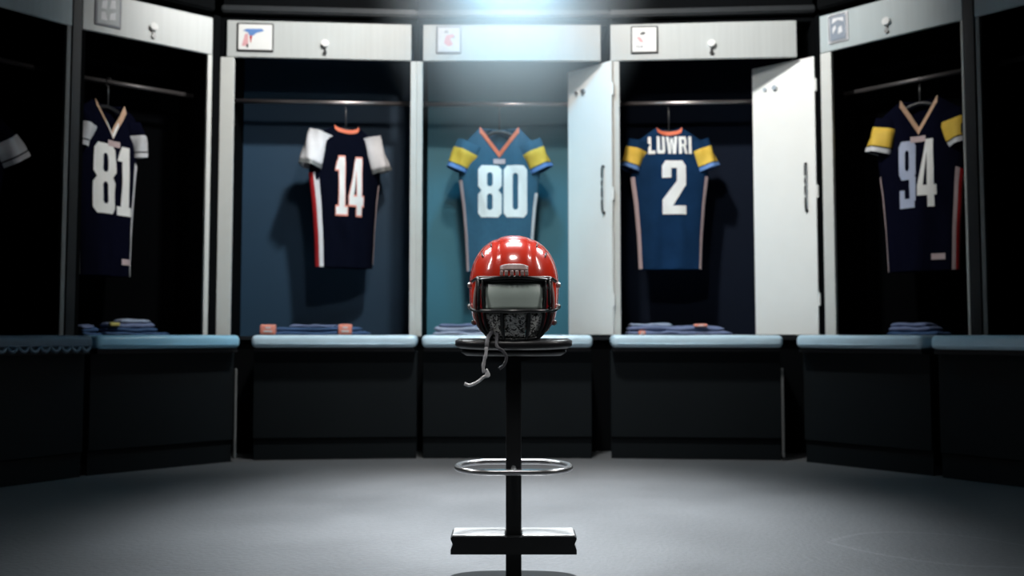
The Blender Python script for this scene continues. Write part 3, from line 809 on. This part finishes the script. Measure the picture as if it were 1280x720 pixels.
# inner liner
bm=bmesh.new(); rows=[]; ii=[az for az in azs]
for az in ii:
    e1=max(lower(az)-.02, math.radians(-52)); rows.append([bm.verts.new(shell_pt(az,PI/2*.98-(PI/2*.98-e1)*(j/20),-.012)) for j in range(21)])
for i in range(len(ii)):
    a,b=rows[i],rows[(i+1)%len(ii)]
    for j in range(20): bm.faces.new((a[j],a[j+1],b[j+1],b[j]))
obj('padded_liner',bm,M['mask'],hm,True)
# edge trim along the opening
bm=bmesh.new(); add_tube(bm,[shell_pt(az,lower(az),-.002) for az in azs],.0035,8,closed=True)
obj('edge_trim',bm,M['bumper'],hm,True)
# jaw pads
for s in (-1,1):
    bm=bmesh.new(); g=[]
    for i in range(9):
        az=s*math.radians(40+26*i/8)
        g.append([bm.verts.new(shell_pt(az,math.radians(4-56*j/12),-.016)) for j in range(13)])
    for i in range(8):
        for j in range(12): bm.faces.new((g[i][j],g[i][j+1],g[i+1][j+1],g[i+1][j]))
    o=obj('jaw_pad',bm,M['maroon_shell'],hm,True); q=o.modifiers.new('t','SOLIDIFY'); q.thickness=.012; q.offset=0
def front(x,z,off=0):
    """point on a gently curved face-mask surface, helmet coords"""
    y=-.152*math.sqrt(max(.0,1-(x/.135)**2))-off
    y+= .020*max(0,(z-.12)/.06)
    y-= -.03*max(0,(.07-z)/.07)
    return Vector((x,y,z))
# visor: panel in front of the opening, with a dark rim
bm=bmesh.new(); g=[]
for i in range(25):
    x=-.073+.146*i/24; g.append([bm.verts.new(front(x,.078+.075*j/8,-.014)) for j in range(9)])
for i in range(24):
    for j in range(8): bm.faces.new((g[i][j],g[i+1][j],g[i+1][j+1],g[i][j+1]))
vs=obj('visor',bm,M['visor'],hm,True); q=vs.modifiers.new('t','SOLIDIFY'); q.thickness=.003
bm=bmesh.new()
P=[(x*.0735,.076+z*.0) for x,z in ()]
loop=[front(-.074+.148*i/20,.1535,-.012) for i in range(21)]+[front(.0775,.1535-.078*i/8,-.012) for i in range(1,8)]+[front(.074-.148*i/20,.0755,-.012) for i in range(21)]+[front(-.0775,.0755+.078*i/8,-.012) for i in range(1,8)]
add_tube(bm,loop,.0050,8,closed=True)
obj('visor_rim',bm,M['mask'],vs,True)
for s in (-1,1):
    bm=bmesh.new(); c=front(s*.081,.134,-.006); add_cyl(bm,c,.006,.012,'y',12); obj('visor_clip',bm,M['steel'],vs)
# chin guard behind the lower bars
for (x0,x1) in ((-.072,-.036),(-.026,.032),(.043,.077)):
    bm=bmesh.new(); g=[]
    for i in range(9):
        x=x0+(x1-x0)*i/8; zt=.070; zb=.004+.10*max(0,abs(x)-.045)
        tp=1-.10
        g.append([bm.verts.new(front(x*(.84+.16*j/8),zb+(zt-zb)*j/8,-.006)) for j in range(9)])
    for i in range(8):
        for j in range(8): bm.faces.new((g[i][j],g[i+1][j],g[i+1][j+1],g[i][j+1]))
    o=obj('chin_guard',bm,M['speckle'],hm,True); q=o.modifiers.new('t','SOLIDIFY'); q.thickness=.004
# face mask bars
fm=bmesh.new()
def bar(pts,r=.0042): add_tube(fm,pts,r,8)
def span(z,xm,r=.0042,zd=0): bar([front(-xm+2*xm*i/20,z+zd*((-1+i/10)**2)) for i in range(21)],r)
span(.0735,.090,.0052,.003); span(.160,.090,.0045,-.006)
for s in (-1,1):
    bar(smooth_path([shell_pt(math.radians(57)*s,math.radians(6),.001),front(s*.092,.157),front(s*.090,.11),front(s*.089,.073),front(s*.080,.035),front(s*.060,.008),front(s*.0,.002)],6),.0045)
    bar(smooth_path([front(s*.089,.073),shell_pt(math.radians(54)*s,math.radians(-24),.003),shell_pt(math.radians(62)*s,math.radians(-23),.000)],6))
    bar(smooth_path([front(s*.031 if s<0 else .0375,.073),front(s*.030 if s<0 else .036,.04),front(s*.026 if s<0 else .031,.004)],6),.0048)
    bar(smooth_path([front(s*.0800,.155),front(s*.0800,.11),front(s*.077,.073)],6),.0035)
    bar(smooth_path([front(s*.077,.073),front(s*.072,.04),front(s*.058,.008)],6),.0040)
mk=obj('face_mask',fm,M['mask'],hm,True)
for s in (-1,1):
    for (az,el) in ((66,2),(66,-22),(66,-38)):
        c=shell_pt(math.radians(az)*s,math.radians(el),.001); c2=shell_pt(math.radians(az)*s,math.radians(el),.008)
        bm=bmesh.new(); add_tube(bm,[c,c+(c2-c)*.6,c2],[.0075,.0075,.005],14)
        obj('mask_screw',bm,M['steel'],mk)
# nose bumper with raised lettering bars
bm=bmesh.new()
for (x0,x1,z0,z1) in ((-.036,.036,.178,.194),):
    g=[]
    for i in range(13):
        x=x0+(x1-x0)*i/12; y=-math.sqrt(max(0,1-(x/A_)**2))*B_*.985-.006
        k=1-.35*abs(x/.036)**4
        g.append([bm.verts.new((x,y+.006*(j/4),z0+(z1-z0)*(j/4)*k)) for j in range(5)])
    for i in range(12):
        for j in range(4): bm.faces.new((g[i][j],g[i+1][j],g[i+1][j+1],g[i][j+1]))
nb=obj('nose_bumper',bm,M['bumper'],hm,True); q=nb.modifiers.new('t','SOLIDIFY'); q.thickness=.008
bm=bmesh.new()
for x0 in (-.036,-.024,-.010,.003,.016,.027):
    xc=x0+.005; y=-math.sqrt(max(0,1-(xc/A_)**2))*B_-.010
    add_box(bm,x0,x0+.009,y-.002,y+.004,.163,.176,.002)
obj('bumper_lettering',bm,M['bumper'],nb)
# vents and ear hole details
for s in (-1,1):
    bm=bmesh.new()
    for (az,el) in ((35,45),(42,32)):
        c=shell_pt(math.radians(az)*s,math.radians(el),.0005); d=(shell_pt(math.radians(az+9)*s,math.radians(el+7),.0005)-c)
        add_tube(bm,[c,c+d*.5,c+d],.0022,6)
    obj('vent_slot',bm,M['mask'],sh,True)
# straps
def to_h(px,py,Y): return wpt(px,py,Y)-Vector((SX+.001,SY,HZ))
def ribbon(pts,w,th,m,name,parent):
    bm=bmesh.new(); add_tube(bm,smooth_path(pts,6),w,10,flat=th,up=Vector((0,1,0))); return obj(name,bm,m,parent,True)
cs=ribbon([to_h(616,414,2.235),to_h(610,422,2.20),to_h(608.5,431,2.185),to_h(608,438,2.185)],.0050,.5,M['strap_dark'],'chin_strap',hm)
ribbon([to_h(608,434,2.183),to_h(607.5,442,2.18),to_h(605.5,450,2.18),to_h(604,459,2.18),to_h(605.5,466,2.18)],[.0042+.0006*math.sin(k*.9) for k in range(25)],.5,M['strap_grey'],'woven_strap',cs)
ribbon([to_h(608,461,2.178),to_h(611,469,2.178),to_h(605,471,2.178),to_h(599,476,2.178),to_h(592,480,2.178),to_h(586,481.5,2.178),to_h(580.5,479.5,2.178)],[.0022+.0018*min(1,k/8) for k in range(37)],.7,M['strap'],'strap_tip',cs)
bm=bmesh.new(); add_cyl(bm,to_h(609,468,2.176),.006,.005,'y',14); obj('snap_button',bm,M['strap'],cs)
ribbon([to_h(622,414,2.24),to_h(621,432,2.195),to_h(629,439,2.19),to_h(633,447,2.19),to_h(630,456,2.19),to_h(624,461,2.19)],.0040,.5,M['strap_dark'],'rear_strap',hm)

# ------------------------------------------------------------------ haze under the centre lamp
def haze():
    bm=bmesh.new(); K=32
    zs=[(3.0,.75),(2.3,.85),(1.6,.85),(1.3,.6)]; rings=[]
    for z,r in zs: rings.append([bm.verts.new((r*math.cos(2*PI*k/K),r*.55*math.sin(2*PI*k/K),z)) for k in range(K)])
    for i in range(len(rings)-1):
        for k in range(K): bm.faces.new((rings[i][k],rings[i][(k+1)%K],rings[i+1][(k+1)%K],rings[i+1][k]))
    bm.faces.new(rings[0]); bm.faces.new(rings[-1][::-1]); bmesh.ops.recalc_face_normals(bm,faces=bm.faces[:])
    m=bpy.data.materials.new('blue_haze'); m.use_nodes=True; N=m.node_tree.nodes; L=m.node_tree.links
    N.remove(N['Principled BSDF']); vs=N.new('ShaderNodeVolumeScatter'); vs.inputs['Color'].default_value=(.80,.92,1,1)
    tc=N.new('ShaderNodeTexCoord'); mp=N.new('ShaderNodeMapping'); mp.vector_type='TEXTURE'
    mp.inputs['Location'].default_value=(0,0,2.55); mp.inputs['Scale'].default_value=(.78,.44,1.1)
    L.new(tc.outputs['Object'],mp.inputs[0])
    ln=N.new('ShaderNodeVectorMath'); ln.operation='LENGTH'; L.new(mp.outputs[0],ln.inputs[0])
    mr=N.new('ShaderNodeMapRange'); mr.inputs['To Min'].default_value=1.0; mr.inputs['To Max'].default_value=0; L.new(ln.outputs['Value'],mr.inputs['Value'])
    pw=N.new('ShaderNodeMath'); pw.operation='POWER'; pw.inputs[1].default_value=1.7; L.new(mr.outputs[0],pw.inputs[0])
    ml=N.new('ShaderNodeMath'); ml.operation='MULTIPLY'; ml.inputs[1].default_value=HAZE; L.new(pw.outputs[0],ml.inputs[0])
    L.new(ml.outputs[0],vs.inputs['Density']); L.new(vs.outputs[0],N['Material Output'].inputs['Volume'])
    o=obj('haze',bm,m); o.location=(0,4.42,0); o['kind']='stuff'; o['label']='thin blue haze in the lamp beam above the middle locker'; o['category']='haze'
HAZE=4.0
haze()

# ------------------------------------------------------------------ lights
def spot(name,loc,to,power,size,blend,col,rad=.15):
    l=bpy.data.lights.new(name,'SPOT'); l.energy=power; l.spot_size=math.radians(size); l.spot_blend=blend; l.color=col; l.shadow_soft_size=rad
    o=bpy.data.objects.new(name,l); COL.objects.link(o); o.location=loc
    o.rotation_euler=(Vector(to)-Vector(loc)).to_track_quat('-Z','Y').to_euler(); return o
def area(name,loc,to,power,sx,sy,col):
    l=bpy.data.lights.new(name,'AREA'); l.spread=math.radians(50); l.shape='RECTANGLE'; l.size=sx; l.size_y=sy; l.energy=power; l.color=col
    o=bpy.data.objects.new(name,l); COL.objects.link(o); o.location=loc
    o.rotation_euler=(Vector(to)-Vector(loc)).to_track_quat('-Z','Y').to_euler(); return o
spot('floor_spot',(.05,4.05,3.5),(.02,3.35,0),1900,46,1,(.95,.98,1),.35)
spot('wall_wash',(0.0,3.35,3.45),(0,4.95,2.75),320,124,.5,(1,.99,.96),.10)
spot('front_fill',(0.0,2.2,2.9),(0,4.95,1.95),75,78,.5,(1,.99,.97),.12)
spot('blue_spot',(0,4.45,2.78),(0,4.60,0),150,120,1,(.16,.62,1),.08)
spot('teal_wash',(0.0,3.0,2.9),(-.05,5.3,1.35),120,28,.8,(.50,.88,1),.1)
spot('helmet_fill',(-.05,1.2,2.5),(0,2.28,.72),56,24,.9,(1,.98,.95),.22)  # narrow unseen fill, added to brighten the helmet front
area('crown_light',(0,2.75,2.9),(0,2.35,.8),3.5,.9,.5,(1,1,1))  # out-of-view area light added for the broad highlight on the crown
for sx in (-1,1): area('side_strip',(sx*1.5,1.9,2.0),(0,2.35,.8),1.2,.14,.9,(1,.97,.94))  # unseen softboxes added for the streaks on the helmet sides
for sx in (-1,1): area('rim_strip',(sx*1.6,3.5,2.7),(0,2.35,.75),3.5,.3,.5,(.9,.97,1))  # unseen backlights added to whiten the helmet's rim

w=bpy.data.worlds.new('World'); SC.world=w; w.use_nodes=True
w.node_tree.nodes['Background'].inputs[0].default_value=(.5,.65,.8,1); w.node_tree.nodes['Background'].inputs[1].default_value=.02

# ------------------------------------------------------------------ camera
cd=bpy.data.cameras.new('camera'); cam=bpy.data.objects.new('camera',cd); COL.objects.link(cam)
cd.sensor_width=36; cd.lens=F/1280*36; cam.location=(0,0,CH); cam.rotation_euler=(PI/2+TILT,0,0)
cd.dof.use_dof=True; cd.dof.focus_distance=2.25; cd.dof.aperture_fstop=2.6
SC.camera=cam
SC.view_settings.view_transform='Standard'; SC.view_settings.look='None'
